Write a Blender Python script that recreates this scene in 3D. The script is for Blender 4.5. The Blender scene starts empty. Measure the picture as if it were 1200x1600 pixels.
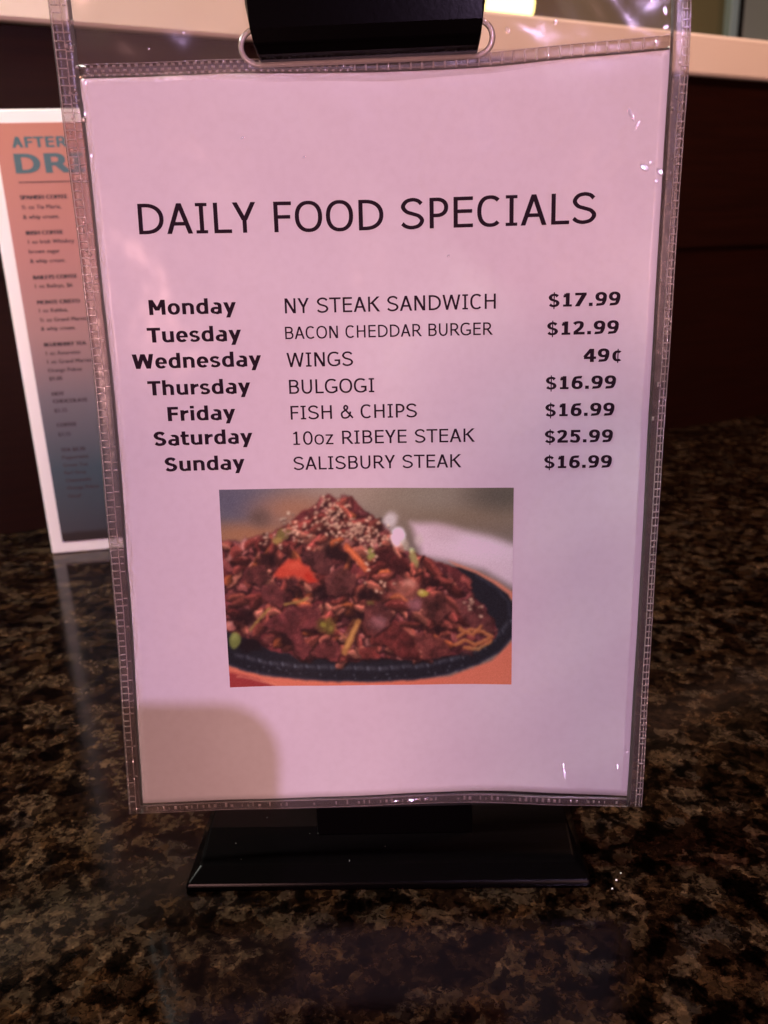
import bpy, bmesh, math, random
import numpy as np
from mathutils import Vector, Matrix
random.seed(5)
SC = bpy.context.scene
COL = SC.collection
R = math.radians

# ---------------------------------------------------------------- camera
CAM = Vector((0, 0, .185))
CX = Vector((.999289473, -.0113336565, -.0359457661))      # picture's right, up and into the picture
CU = Vector((.0376901827, .30049214, .953039309))
CF = Vector((0, .953716951, -.3007058))
cd = bpy.data.cameras.new('camera'); cam = bpy.data.objects.new('camera', cd); COL.objects.link(cam)
cam.matrix_world = Matrix(((CX.x, CU.x, -CF.x, CAM.x), (CX.y, CU.y, -CF.y, CAM.y), (CX.z, CU.z, -CF.z, CAM.z), (0, 0, 0, 1)))
cd.sensor_fit = 'VERTICAL'; cd.sensor_height = 24; cd.lens = 18.75
cd.clip_start = .004; cd.clip_end = 60
cd.dof.use_dof = True; cd.dof.focus_distance = .222; cd.dof.aperture_fstop = 12.5
SC.camera = cam

# ---------------------------------------------------------------- a dark bar: dim room, warm glow from the bar front, one violet spot
w = bpy.data.worlds.new('World'); SC.world = w; w.use_nodes = True
w.node_tree.nodes['Background'].inputs[0].default_value = (.9, .5, .45, 1)
w.node_tree.nodes['Background'].inputs[1].default_value = .004
def lamp(name, loc, aim, size, col, power, shape='DISK', size_y=None):
    d = bpy.data.lights.new(name, 'AREA'); d.shape = shape; d.size = size; d.color = col; d.energy = power
    if size_y: d.size_y = size_y
    o = bpy.data.objects.new(name, d); COL.objects.link(o); o.location = loc
    o.rotation_euler = (Vector(aim)-Vector(loc)).to_track_quat('-Z', 'Y').to_euler()
    return o
lamp('violet_spotlight', (.322, -1.476, 1.151), (-.05, .22, .07), .035, (.82, .54, .98), .63).data.spread = R(38)
lamp('bar_glow', (.62, -1.95, .55), (-.06, .22, .14), .5, (1., .51, .48), 1.3, 'RECTANGLE', .35).data.spread = R(60)
lamp('bar_glow', (-.80, -1.95, .55), (-.10, .22, .30), .5, (1., .50, .46), 1.72, 'RECTANGLE', .35).data.spread = R(50)
lamp('wall_downlight', (-.66, .28, .86), (-.38, .62, .36), .10, (1., .98, .88), 20.)
lamp('wall_wash', (.50, .40, 1.1), (.4, .88, .34), .15, (1., .52, .36), 9.)
SC.view_settings.view_transform = 'Standard'; SC.view_settings.look = 'None'
SC.view_settings.exposure = 0; SC.view_settings.gamma = 1
SC.cycles.transparent_max_bounces = 32; SC.cycles.max_bounces = 6; SC.cycles.use_adaptive_sampling = True; SC.cycles.adaptive_threshold = .02; SC.cycles.use_denoising = True
SC.cycles.sample_clamp_indirect = 4

# ---------------------------------------------------------------- helpers
def mat(name):
    m = bpy.data.materials.new(name); m.use_nodes = True; t = m.node_tree
    return m, t, t.nodes['Principled BSDF'], t.nodes['Material Output']
def node(t, kind, **k):
    n = t.nodes.new(kind)
    for a, b in k.items():
        if a.startswith('i_'): n.inputs[int(a[2:]) if a[2:].isdigit() else a[2:]].default_value = b
        else: setattr(n, a, b)
    return n
def ramp(t, stops, interp='LINEAR'):
    n = t.nodes.new('ShaderNodeValToRGB'); e = n.color_ramp.elements; n.color_ramp.interpolation = interp
    while len(e) < len(stops): e.new(.5)
    for x, (p, c) in zip(e, stops): x.position = p; x.color = tuple(c)+(1,) if len(c) == 3 else c
    return n
def put(name, me, m=None, parent=None, smooth=False):
    o = bpy.data.objects.new(name, me); COL.objects.link(o)
    if m: me.materials.append(m)
    if parent: o.parent = parent
    if smooth:
        for p in me.polygons: p.use_smooth = True
    return o
def mesh(name, V, F):
    me = bpy.data.meshes.new(name); me.from_pydata([tuple(v) for v in V], [], F); me.update(); return me
def tag(o, label=None, cat=None, group=None, kind=None):
    if label: o['label'] = label
    if cat: o['category'] = cat
    if group: o['group'] = group
    if kind: o['kind'] = kind
    return o
def root(name, loc, label, cat, group=None):
    o = bpy.data.objects.new(name, None); o.location = loc; o.empty_display_size = .02; COL.objects.link(o)
    return tag(o, label, cat, group)
def local(o, P):                                   # a point of the room in an unrotated thing's own frame
    return Vector(P)-o.location
def prism(poly, z0, z1):
    n = len(poly); V = [(x, y, z0) for x, y in poly]+[(x, y, z1) for x, y in poly]
    return V, [list(range(n))[::-1], list(range(n, 2*n))]+[[i, (i+1) % n, n+(i+1) % n, n+i] for i in range(n)]
def bev(o, wd, seg=2):
    b = o.modifiers.new('bevel', 'BEVEL'); b.width = wd; b.segments = seg; b.limit_method = 'ANGLE'; b.angle_limit = R(28)

# the slightly bowed sheet: x along its foot, y up it, in mm; h mm off its face
PO = Vector((-.078602057, .210857576, .0263938146))
UX = Vector((.9994909, -.031904967, -.000059559)); UY = Vector((.00284275, .087195537, .99618716)); UN = Vector((-.031778125, -.995680175, .0872418443))
def bow(x, y):
    v = min(max(y/207., -.1), 1.25); xm = 80+8*(1-v)
    d = -(3.2+2.3*v)*max(1-((x-xm)/82.)**2, -.3)
    d += .36*math.sin(x*.071+y*.031+1.)*math.sin(y*.058-x*.017)+.16*math.sin(x*.16-y*.05)*math.sin(y*.11+x*.06+.7)
    yf = 200.3+.0135*x                             # the fold along its head
    if y > yf: d -= .05*(y-yf)
    return d
def S(x, y, h=0.):
    return PO+UX*(x*.001)+UY*(y*.001)+UN*((bow(x, y)+h)*.001)
def along(P, t, key=1):
    """A point on the polyline P at fraction t of its extent in coordinate key."""
    a, b = P[0][key], P[-1][key]; q = a+(b-a)*t
    for (p0, p1) in zip(P, P[1:]):
        lo, hi = p0[key], p1[key]
        if min(lo, hi)-1e-9 <= q <= max(lo, hi)+1e-9 and hi != lo:
            k = (q-lo)/(hi-lo); return (p0[0]+(p1[0]-p0[0])*k, p0[1]+(p1[1]-p0[1])*k)
    return P[-1]
def smooth_line(P, key, n=60):
    Q = [along(P, i/n, key) for i in range(n+1)]
    o = 1-key
    for _ in range(10):
        v = [q[o] for q in Q]
        v = [v[0]]+[(v[i-1]+2*v[i]+v[i+1])/4 for i in range(1, n)]+[v[-1]]
        Q = [(q[0], s) if o == 1 else (s, q[1]) for q, s in zip(Q, v)]
    return Q
PRINT_LIGHT = (.72, .44, .55)
# ---------------------------------------------------------------- lettering: a wide humanist sans drawn from stems and bowls
CAP, XH = 1489., 1117.
def ring(cx, cy, rx, ry, a0, a1, V, Hs, pw=2.25, n=30):
    """Part of a bowl, as quads: outer radii rx, ry; V wide at its sides, Hs thick at top and bottom."""
    out = []; n = max(4, int(n*abs(a1-a0)/360)+2)
    def pt(a, rx, ry):
        c, s = math.cos(math.radians(a)), math.sin(math.radians(a)); e = 2/pw
        return (cx+rx*math.copysign(abs(c)**e, c), cy+ry*math.copysign(abs(s)**e, s))
    A = [a0+(a1-a0)*i/n for i in range(n+1)]
    for p, q in zip(A, A[1:]):
        out.append([pt(p, rx, ry), pt(q, rx, ry), pt(q, rx-V, ry-Hs), pt(p, rx-V, ry-Hs)])
    return out
def spl(P, V, Hs, n=7):
    """A curved stroke through P, thicker where it runs upright."""
    Q = [P[0]]+list(P)+[P[-1]]; pts = []
    for i in range(1, len(Q)-2):
        a, b, c, d = Q[i-1:i+3]
        for k in range(n):
            t = k/n
            pts.append(tuple(.5*(2*b[j]+(c[j]-a[j])*t+(2*a[j]-5*b[j]+4*c[j]-d[j])*t*t+(3*b[j]-a[j]-3*c[j]+d[j])*t**3) for j in (0, 1)))
    pts.append(P[-1]); L = []; R = []
    for i, p in enumerate(pts):
        q, r = pts[max(i-1, 0)], pts[min(i+1, len(pts)-1)]
        tx, ty = r[0]-q[0], r[1]-q[1]; l = math.hypot(tx, ty) or 1; tx /= l; ty /= l
        h = .5*math.hypot(V*ty, Hs*tx)
        L.append((p[0]-ty*h, p[1]+tx*h)); R.append((p[0]+ty*h, p[1]-tx*h))
    return [[L[i], L[i+1], R[i+1], R[i]] for i in range(len(pts)-1)]
def box(x0, y0, x1, y1): return [[(x0, y0), (x1, y0), (x1, y1), (x0, y1)]]
def dia(xa, ya, xb, yb, w): return [[(xa-w/2, ya), (xa+w/2, ya), (xb+w/2, yb), (xb-w/2, yb)]]
def glyph(ch, B):
    """(list of quads, advance) of one character in font units; B: bold."""
    V, S = (425., 285.) if B else (216., 178.)
    v, s = (378., 252.) if B else (188., 158.)           # lower case
    l = 150. if B else 190.                              # side bearing of a stem
    o = 22.
    C = CAP; X = XH; d = V*1.12
    adv = dict(zip('ABCDEFGHIKLNOPRSTUWY&', (1400, 1405, 1430, 1578, 1295, 1177, 1588, 1539, 862, 1419, 1140, 1532, 1612, 1235, 1424, 1400, 1262, 1499, 2025, 1260, 1487)))
    if B: adv = {k: w*1.115 for k, w in adv.items()}; adv.update(M=1941, T=1396, W=2311, F=1331, S=1455)
    if ch == ' ': return [], 700.
    if ch.isdigit() or ch in '$\u00a2': A = 1456. if B else 1302.
    elif ch in '.,': A = 740.
    elif ch.islower(): A = dict(zip('adehinorsuyt', (1368, 1432, 1361, 1459, 700, 1459, 1407, 1018, 1216, 1459, 1331, 935)))[ch] if B else dict(o=1243, z=1076)[ch]
    else: A = adv[ch]
    r = A-(95. if B else 110.); m = A/2; ql = 85. if B else 100.
    def bowl(x0, x1, y0, y1, V=V, S=S): # a D-shaped bowl
        rr = min((x1-x0)*.86, (y1-y0)*.62); cx = x1-rr
        return box(x0, y0, cx, y0+S)+box(x0, y1-S, cx, y1)+ring(cx, (y0+y1)/2, rr, (y1-y0)/2, -90, 90, V, S, 2.2)
    def sss(x0, x1, y0, y1, V, S):
        a, b, c, e = x0+V*.42, x1-V*.5, y0+S*.5-o, y1-S*.5+o
        f = [(.97, .845), (.80, .955), (.52, 1.), (.2, .94), (.03, .755), (.2, .58), (.52, .495), (.84, .41), (1., .245), (.83, .065), (.47, 0), (.17, .045), (-.02, .15)]
        return spl([(a+(b-a)*p, c+(e-c)*q) for p, q in f], V, S)
    g = None
    if ch == 'A': g = dia(ql-60+d/2, 0, m, C, d)+dia(A-ql+60-d/2, 0, m, C, d)+box(ql+200, 400, A-ql-200, 400+S)
    elif ch == 'B': g = box(l, 0, l+V, C)+bowl(l+V, r, 0, C*.53+S/2)+bowl(l+V, r-70, C*.53-S/2, C)
    elif ch == 'C': g = ring(m+60, C/2, m-45, C/2+o, 47, 313, V, S, 2.3)
    elif ch == 'D': g = box(l, 0, l+V, C)+bowl(l+V, A-100, 0, C)
    elif ch == 'E': g = box(l, 0, l+V, C)+box(l+V, 0, r, S)+box(l+V, C-S, r, C)+box(l+V, C*.53-S/2, r-40, C*.53+S/2)
    elif ch == 'F': g = box(l, 0, l+V, C)+box(l+V, C-S, A-70, C)+box(l+V, C*.5-S/2, A-140, C*.5+S/2)
    elif ch == 'G': g = ring(m+50, C/2, m-35, C/2+o, 50, 318, V, S, 2.3)+box(r-V, 150, r, C*.47)+box(m+70, C*.47-S, r-V, C*.47)
    elif ch == 'H': g = box(l, 0, l+V, C)+box(A-l-V, 0, A-l, C)+box(l+V, C*.53-S/2, A-l-V, C*.53+S/2)
    elif ch == 'I': g = box(m-V/2, 0, m+V/2, C)+box(m-V/2-190, 0, m-V/2, S*.9)+box(m+V/2, 0, m+V/2+190, S*.9)+box(m-V/2-190, C-S*.9, m-V/2, C)+box(m+V/2, C-S*.9, m+V/2+190, C)
    elif ch == 'K': g = box(l, 0, l+V, C)+dia(l+V+60, C*.5, A-140, C, d*1.25)+dia(A-100, 0, l+V+190, C*.62, d*1.2)
    elif ch == 'L': g = box(l, 0, l+V, C)+box(l+V, 0, A-40, S)
    elif ch == 'M': g = box(l, 0, l+V*.95, C)+box(A-l-V*.95, 0, A-l, C)+dia(m, 430 if B else 300, l+V*.5, C, V)+dia(m, 430 if B else 300, A-l-V*.5, C, V)
    elif ch == 'N': g = box(l, 0, l+V, C)+box(A-l-V, 0, A-l, C)+dia(A-l-V*.62, 0, l+V*.62, C, d*1.2)
    elif ch == 'O': g = ring(m, C/2, m-98, C/2+o, 0, 360, V, S, 2.25, 44)
    elif ch == 'P': g = box(l, 0, l+V, C)+bowl(l+V, r+30, C*.42-S/2, C)
    elif ch == 'R': g = box(l, 0, l+V, C)+bowl(l+V, r-90, C*.46-S/2, C)+dia(A-100, 0, l+V+330, C*.47, d*1.2)
    elif ch == 'S': g = sss(100, A-95, 0, C, V, S)
    elif ch == 'T': g = box(m-V/2, 0, m+V/2, C-S)+box(20, C-S, A-20, C)
    elif ch == 'U': g = box(l-15, C*.42, l-15+V, C)+box(A-l+15-V, C*.42, A-l+15, C)+ring(m, C*.42, m-l+15, C*.42+o, 180, 360, V, S, 2.3)
    elif ch == 'W':
        q = A*.27; h = d*.93
        g = dia(q, 0, 70+h/2, C, h)+dia(q, 0, m, C, h)+dia(A-q, 0, m, C, h)+dia(A-q, 0, A-70-h/2, C, h)
    elif ch == 'Y': g = box(m-V/2, 0, m+V/2, C*.47)+dia(m-V*.04, C*.41, 20+d*.55, C, d*1.05)+dia(m+V*.04, C*.41, A-20-d*.55, C, d*1.05)
    elif ch == '&': g = spl([(A-60, 60), (900, 640), (560, 1000), (470, 1200), (620, 1400), (800, 1330), (850, 1180), (760, 1000), (480, 820), (240, 640), (190, 420), (300, 140), (600, 70), (900, 170), (1090, 400), (1160, 760)], V*.95, S)
    elif ch == '1': g = box(m-V/2+30, 0, m+V/2+30, C)+box(m-V/2-250, 0, m-V/2+30, S*.85)+box(m+V/2+30, 0, m+V/2+290, S*.85)+spl([(m-V/2-230, C-S*1.25), (m-V/2-60, C-S*1.15), (m-V/2+70, C-S*.5)], V, S*.85)
    elif ch == '0': g = ring(m, C/2, m-110, C/2+o, 0, 360, V*.95, S, 2.15, 40)
    elif ch == '2': g = spl([(200, C-330), (330, C-S*.5-50), (640, C-S*.5+o), (940, C-190), (1010, C-440), (880, C-740), (560, 460), (230, S*.75)], V, S)+box(130, 0, A-110, S)
    elif ch == '4': g = box(A-300-V, 0, A-300, C)+box(80, 340, A-300-V, 340+S)+box(A-300, 340, A-70, 340+S)+dia(210, 340+S, A-300-V*.6, C, d*.95)
    elif ch == '5': g = box(220, C-S, A-160, C)+box(220, 700, 220+V*.85, C-S)+spl([(240, 800), (520, 905), (860, 850), (A-160-V*.5, 500), (A-300-V*.5, 160), (600, S*.5-o), (330, 40+S*.5), (150, 130+S*.4)], V, S)
    elif ch in '69':
        g = ring(m, 480, m-105, 480+o, 0, 360, V*.95, S, 2.2, 36)+spl([(105+V*.47, 520), (150+V*.45, 860), (330+V*.4, 1230), (700, C-S*.6), (A-330, C-S*.5), (A-235, C-S*.55)], V*.93, S)
        if ch == '9': g = [[(A-x, C-y) for x, y in q] for q in g]
    elif ch == '7': g = box(105, C-S, A-105, C)+dia(360, 0, A-105-d*.57, C-S*.8, d*1.12)
    elif ch == '$': g = sss(130, A-125, 0, C-60, V*.9, S*.85)+box(m-62, -240, m+62, C+120)
    elif ch == '\u00a2': g = ring(m+60, X/2+80, m-150, X/2+60, 50, 310, V*.9, S*.85)+box(m+20, -150, m+140, X+310)
    elif ch == '.': g = box(m-V*.48, 0, m+V*.48, V*.88)
    elif ch == 'a': g = box(A-150-v, 0, A-150, X*.66)+ring(A*.5, X*.66, A*.5-150, X*.34+o, 0, 122, v, s, 2.3)+ring(A*.46, 335, A*.46-85, 335+o, 75, 290, v, s*.9, 2.3)+box(A*.44, 670-s*.85, A-150-v, 670)+spl([(A*.46, s*.45-o), (A*.58, 70), (A-150-v*.7, 200)], v, s)
    elif ch == 'd': g = ring(A*.49, X/2, A*.49-85, X/2+o, 38, 322, v, s, 2.25)+box(A-140-v, 0, A-140, CAP+66)
    elif ch == 'e': g = ring(m, X/2, m-85, X/2+o, 0, 318, v, s, 2.25)+box(85+v*.8, X*.5-s*.42, A-92, X*.5+s*.32)
    elif ch in 'hn': g = box(140, 0, 140+v, CAP+66 if ch == 'h' else X)+ring(A*.53, X*.62, A-140-A*.53, X*.38+o, 0, 145, v, s, 2.2)+box(A-140-v, 0, A-140, X*.62)
    elif ch == 'i': g = box(m-v/2, 0, m+v/2, X)+box(m-v*.54, X+150, m+v*.54, X+150+s*1.1)
    elif ch == 'o': g = ring(m, X/2, m-85, X/2+o, 0, 360, v, s, 2.2, 40)
    elif ch == 'r': g = box(140, 0, 140+v, X)+spl([(140+v*.7, X*.66), (140+v*1.2, X*.8), (A-40, X*.87)], v, s*1.15)
    elif ch == 's': g = sss(90, A-85, 0, X, v*.92, s*.92)
    elif ch == 't': g = box(165, 330, 165+v, X+340)+box(25, X-s, 165, X)+box(165+v, X-s, A-50, X)+spl([(165+v/2, 340), (165+v*.62, 180), (165+v, s*.5), (A-40, s*.5-10)], v, s)
    elif ch == 'u': g = [[(A-x, X-y) for x, y in q] for q in ring(A*.53, X*.62, A-140-A*.53, X*.38+o, 0, 145, v, s, 2.2)+box(A-140-v, 0, A-140, X*.62)]+box(A-140-v, 0, A-140, X)
    elif ch == 'y': g = dia(m, 40, 20+v*.56, X, v*1.1)+dia(m-210, -410, A-20-v*.56, X, v*1.1)
    elif ch == 'z': g = box(110, 0, A-100, s)+box(110, X-s, A-110, X)+dia(200+v*.2, s*.7, A-210-v*.2, X-s*.7, v*1.25)
    return g, A
def set_line(text, B):
    """All quads of one line of text, its left edge at 0, in font units."""
    x = 0.; out = []
    for ch in text:
        g, A = glyph(ch, B)
        out += [[(px+x, py) for px, py in q] for q in g]; x += A
    xs = [p[0] for q in out for p in q]; x0, x1 = min(xs), max(xs)
    return [[(px-x0, py) for px, py in q] for q in out], x1-x0
# ---------------------------------------------------------------- the printed food picture (ink colours, painted with numpy)
def paint_food(NX=372, NY=270):
    rng = np.random.RandomState(7)
    X0, X1, Y0, Y1 = 60., 1134., 55., 782.          # the layout grid the shapes below are drawn on
    gx = X0+(np.arange(NX)+.5)/NX*(X1-X0)
    gy = Y0+(np.arange(NY)+.5)/NY*(Y1-Y0)
    PX, PY = np.meshgrid(gx, gy)
    def noise(scale, seed, oct=4):
        r = np.random.RandomState(seed); out = np.zeros((NY, NX)); amp = 1.; tot = 0.
        for o in range(oct):
            s = scale/2**o; nx, ny = int((X1-X0)/s)+3, int((Y1-Y0)/s)+3
            g = r.rand(ny, nx); fx = (PX-X0)/s; fy = (PY-Y0)/s
            ix, iy = fx.astype(int), fy.astype(int); tx, ty = fx-ix, fy-iy
            tx = tx*tx*(3-2*tx); ty = ty*ty*(3-2*ty)
            out += amp*((g[iy, ix]*(1-tx)+g[iy, ix+1]*tx)*(1-ty)+(g[iy+1, ix]*(1-tx)+g[iy+1, ix+1]*tx)*ty)
            tot += amp; amp *= .55
        return out/tot
    wx, wy = (noise(60, 1)-.5)*46, (noise(60, 2)-.5)*46       # wobble of the outlines
    sx, sy = (noise(22, 3, 3)-.5)*26, (noise(22, 4, 3)-.5)*26
    n1, n2, n3 = noise(90, 5), noise(30, 6), noise(9, 8, 2)
    img = np.zeros((NY, NX, 3))
    def lay(mask, col):
        img[:] = img*(1-mask[..., None])+np.asarray(col, float)*mask[..., None]
    def ss(a, b, v):
        t = np.clip((v-a)/(b-a), 0, 1); return t*t*(3-2*t)
    def sdf(poly, wob=0.):
        x, y = PX+(wx+sx*.6)*wob, PY+(wy+sy*.6)*wob
        d = np.full(x.shape, 1e9); ins = np.zeros(x.shape, bool); n = len(poly)
        for i in range(n):
            ax, ay = poly[i]; bx, by = poly[(i+1) % n]
            ex, ey = bx-ax, by-ay; px, py = x-ax, y-ay
            t = np.clip((px*ex+py*ey)/(ex*ex+ey*ey+1e-9), 0, 1)
            d = np.minimum(d, np.hypot(px-ex*t, py-ey*t))
            c = ((ay > y) != (by > y)) & (x < (bx-ax)*(y-ay)/(by-ay+1e-12)+ax)
            ins ^= c
        return np.where(ins, -d, d)
    def poly(p, col, soft=3., wob=0., a=1.):
        lay(a*ss(soft, -soft, sdf(p, wob)), col)
    def line(pts, w, col, soft=3., a=1.):
        d = np.full(PX.shape, 1e9)
        for (ax, ay), (bx, by) in zip(pts, pts[1:]):
            ex, ey = bx-ax, by-ay; px, py = PX+sx*.4-ax, PY+sy*.4-ay
            t = np.clip((px*ex+py*ey)/(ex*ex+ey*ey), 0, 1)
            d = np.minimum(d, np.hypot(px-ex*t, py-ey*t))
        lay(a*ss(w/2+soft, w/2-soft, d), col)
    def blob(x, y, rx, ry, col, rot=0., soft=.25, wob=.5, a=1.):
        R = max(rx, ry)*(1+soft)+14*wob+2
        j0, j1 = np.searchsorted(gx, (x-R, x+R)); i0, i1 = np.searchsorted(gy, (y-R, y+R))
        if j0 >= j1 or i0 >= i1: return
        w = (slice(i0, i1), slice(j0, j1))
        c, s = math.cos(rot), math.sin(rot)
        dx, dy = PX[w]+sx[w]*wob-x, PY[w]+sy[w]*wob-y
        r = np.hypot((dx*c+dy*s)/rx, (-dx*s+dy*c)/ry)
        m = (a*ss(1+soft, 1-soft, r))[..., None]
        img[w] = img[w]*(1-m)+np.asarray(col, float)*m
    # blurred room behind the dish
    img[:] = (112, 88, 84)
    blob(150, 90, 330, 90, (86, 74, 92), soft=.9, wob=0)
    blob(560, 60, 260, 90, (150, 118, 108), soft=.9, wob=0)
    blob(980, 120, 330, 100, (126, 98, 80), soft=.9, wob=0)
    blob(850, 80, 150, 50, (132, 108, 96), soft=.9, wob=0)
    blob(1090, 80, 110, 50, (82, 70, 62), soft=.9, wob=0, a=.8)
    blob(150, 215, 200, 40, (156, 92, 62), soft=.9, wob=0, a=.9)
    blob(330, 130, 130, 50, (160, 96, 68), .0, .9, 0, .8)
    blob(205, 155, 35, 30, (90, 62, 55), 0, .8, 0, .7)
    poly([(760, 178), (850, 182), (960, 212), (1060, 235), (1150, 262), (1150, 420), (1030, 350), (900, 318), (800, 300)], (205, 160, 176), 22)
    blob(1000, 260, 120, 40, (218, 178, 194), .2, .9, 0, .7)
    blob(880, 215, 60, 30, (192, 148, 160), .2, .9, 0, .6)
    # orange table and the black iron plate
    poly([(40, 690), (200, 742), (600, 768), (900, 750), (1060, 690), (1150, 600), (1150, 800), (40, 800)], (206, 92, 70), 6)
    poly([(40, 715), (170, 752), (250, 790), (40, 800)], (150, 40, 42), 8, 0)
    line([(90, 738), (240, 775)], 5, (226, 128, 98), 4, .7)
    poly([(900, 316), (1000, 352), (1080, 392), (1150, 440), (1150, 470), (960, 360)], (202, 104, 82), 6)
    plate = [(40, 560), (60, 690), (140, 722), (260, 745), (420, 760), (600, 766), (780, 757), (900, 738), (1010, 702), (1090, 654), (1140, 596), (1150, 500), (1120, 440), (1060, 396), (1000, 362), (940, 340), (500, 300), (40, 400)]
    poly(plate, (26, 22, 30), 4)
    rim_in = [(95, 655), (200, 690), (330, 705), (480, 712), (640, 716), (800, 706), (930, 680), (1020, 645), (1090, 585), (1126, 540)]
    rim_out = [(60, 690), (140, 722), (260, 745), (420, 760), (600, 766), (780, 757), (900, 738), (1010, 702), (1090, 654), (1140, 596)]
    line(rim_in, 15, (58, 52, 62), 7, .8)
    line(rim_out, 8, (44, 36, 50), 4, .9)
    P = np.array(rim_in, float); seg = np.hypot(*np.diff(P, axis=0).T); cum = np.r_[0, np.cumsum(seg)]
    for s in np.arange(30, cum[-1], 46):                       # cast teeth round the rim
        x, y = np.interp(s, cum, P[:, 0]), np.interp(s, cum, P[:, 1])
        line([(x-2, y-8), (x+3, y+16)], 7, (26, 21, 31), 4, .8)
        line([(x+8, y-4), (x+11, y+6)], 5, (112, 106, 120), 3, .3+.6*rng.rand())
    line([(1000, 372), (1070, 412), (1118, 460), (1130, 520)], 7, (50, 46, 60), 4, .8)
    for _ in range(26):
        t = rng.rand(); x = 130+t*900; y = 700+45*math.sin(t*3)+rng.uniform(-14, 20)
        blob(x, y, 3+3*rng.rand(), 2.5, (120, 116, 130), rng.rand()*3, .5, .2, .55)
    # the heap of meat
    heap = [(40, 235), (120, 245), (200, 232), (270, 195), (330, 160), (400, 112), (425, 85), (455, 72), (480, 92), (540, 82), (570, 110), (620, 158), (690, 215), (740, 270), (800, 300), (860, 318), (930, 350), (980, 385), (985, 440), (1030, 480), (1066, 540), (1078, 585), (1050, 630), (980, 648), (930, 668), (860, 672), (800, 684), (700, 690), (620, 676), (560, 694), (470, 690), (400, 682), (340, 684), (290, 655), (225, 640), (170, 606), (100, 580), (40, 560)]
    hd = sdf(heap, .5)
    hm = ss(5, -5, hd)
    base = np.stack([60+60*n1*n2*2.0, 24+30*n1*n2*1.6, 27+34*n1*n2*1.5], -1)
    img[:] = img*(1-hm[..., None])+base*hm[..., None]
    pal = np.array([(52, 22, 25), (84, 38, 38), (104, 50, 50), (126, 64, 62), (92, 40, 46), (118, 52, 46), (140, 82, 78), (70, 32, 36)], float)
    N = 620
    fl = []
    for i in range(N):
        for _ in range(30):
            x, y = rng.uniform(45, 1085), rng.uniform(75, 695)
            ix, iy = int((x-X0)/(X1-X0)*NX), int((y-Y0)/(Y1-Y0)*NY)
            if 0 <= ix < NX and 0 <= iy < NY and hd[iy, ix] < -8: break
        fl.append((x, y))
    fl.sort(key=lambda p: rng.rand()*400+p[1]*.4)
    for i, (x, y) in enumerate(fl):
        r = rng.uniform(10, 22)+ (18*rng.rand() if rng.rand() < .35 else 0)
        e = rng.uniform(.35, .8); a = rng.uniform(-1.2, 1.2)+(.5 if x > 600 else -.3)
        c = pal[rng.randint(len(pal))]*rng.uniform(.75, 1.2)
        if x > 720: c = c*.9+np.array((16, 6, 8))
        blob(x+3, y+5, r*1.08, r*e*1.1, (24, 9, 12), a, .35, 1.1, .75)          # gap under the flake
        blob(x, y, r, r*e, c, a, .22, 1.1, .95)
        blob(x-r*.15, y-r*e*.3, r*.55, r*e*.35, np.minimum(c*1.42+16, 220), a, .7, 1.1, .55)
        if rng.rand() < .36:
            blob(x+rng.uniform(-r, r)*.4, y-r*e*.4, 3.2, 2.2, (196, 150, 146), a, .6, .4, .6)
    def strip(P3, w, c):
        (x0, y0), (x1, y1), (x2, y2) = P3
        q = np.array([[(1-t)**2*x0+2*t*(1-t)*x1+t*t*x2, (1-t)**2*y0+2*t*(1-t)*y1+t*t*y2] for t in np.linspace(0, 1, 7)])
        j0, j1 = np.searchsorted(gx, (q[:, 0].min()-w-14, q[:, 0].max()+w+14)); i0, i1 = np.searchsorted(gy, (q[:, 1].min()-w-14, q[:, 1].max()+w+18))
        if j0 >= j1 or i0 >= i1: return
        W = (slice(i0, i1), slice(j0, j1)); X, Y = PX[W]+sx[W]*.45, PY[W]+sy[W]*.45
        best = np.full(X.shape, 1e9); side = np.zeros(X.shape); bt = np.zeros(X.shape)
        for k, (a, b) in enumerate(zip(q, q[1:])):
            e = b-a; l = np.hypot(*e)+1e-6; t = np.clip(((X-a[0])*e[0]+(Y-a[1])*e[1])/l/l, 0, 1)
            dx, dy = X-a[0]-e[0]*t, Y-a[1]-e[1]*t; d = np.hypot(dx, dy); m = d < best
            best = np.where(m, d, best); side = np.where(m, (e[0]*dy-e[1]*dx)/l*(1 if e[0] >= 0 else -1), side); bt = np.where(m, (k+t)/6, bt)
        hw = w*.5*(.55+.9*np.sqrt(np.clip(bt*(1-bt)*4, 0, 1)))*(.8+.5*n2[W])
        sh = ss(hw+7, hw-1, np.hypot(best, 0)+np.where(side > 0, -3., 3.))*.7
        img[W] = img[W]*(1-sh[..., None])+np.array((26., 10., 11.))*sh[..., None]
        m = ss(hw+1.5, hw-1.5, best); u = np.clip(side/np.maximum(hw, 1), -1, 1)
        tone = 1.05-.42*u+.4*np.exp(-((u+.42)/.2)**2)*np.clip(n3[W]*1.9-.25, 0, 1.2)+.22*np.sin(u*9+n2[W]*9)*.5
        cc = np.clip(np.asarray(c)*tone[..., None]+(np.exp(-((u+.4)/.16)**2)*np.clip(n3[W]-.56, 0, 1)*190)[..., None]*np.array((1., .8, .78)), 0, 235)
        img[W] = img[W]*(1-m[..., None])+cc*m[..., None]
    st_ = []
    while len(st_) < 210:
        x, y = rng.uniform(45, 1085), rng.uniform(80, 695); ix, iy = int((x-X0)/(X1-X0)*NX), int((y-Y0)/(Y1-Y0)*NY)
        if 0 <= ix < NX and 0 <= iy < NY and hd[iy, ix] < -12: st_.append((x, y))
    st_.sort(key=lambda p: rng.rand()*350+p[1]*.5)
    spal = np.array([(96, 44, 38), (118, 56, 46), (86, 36, 32), (132, 70, 58), (72, 28, 26), (140, 82, 68), (108, 46, 42), (122, 60, 34)], float)
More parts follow.
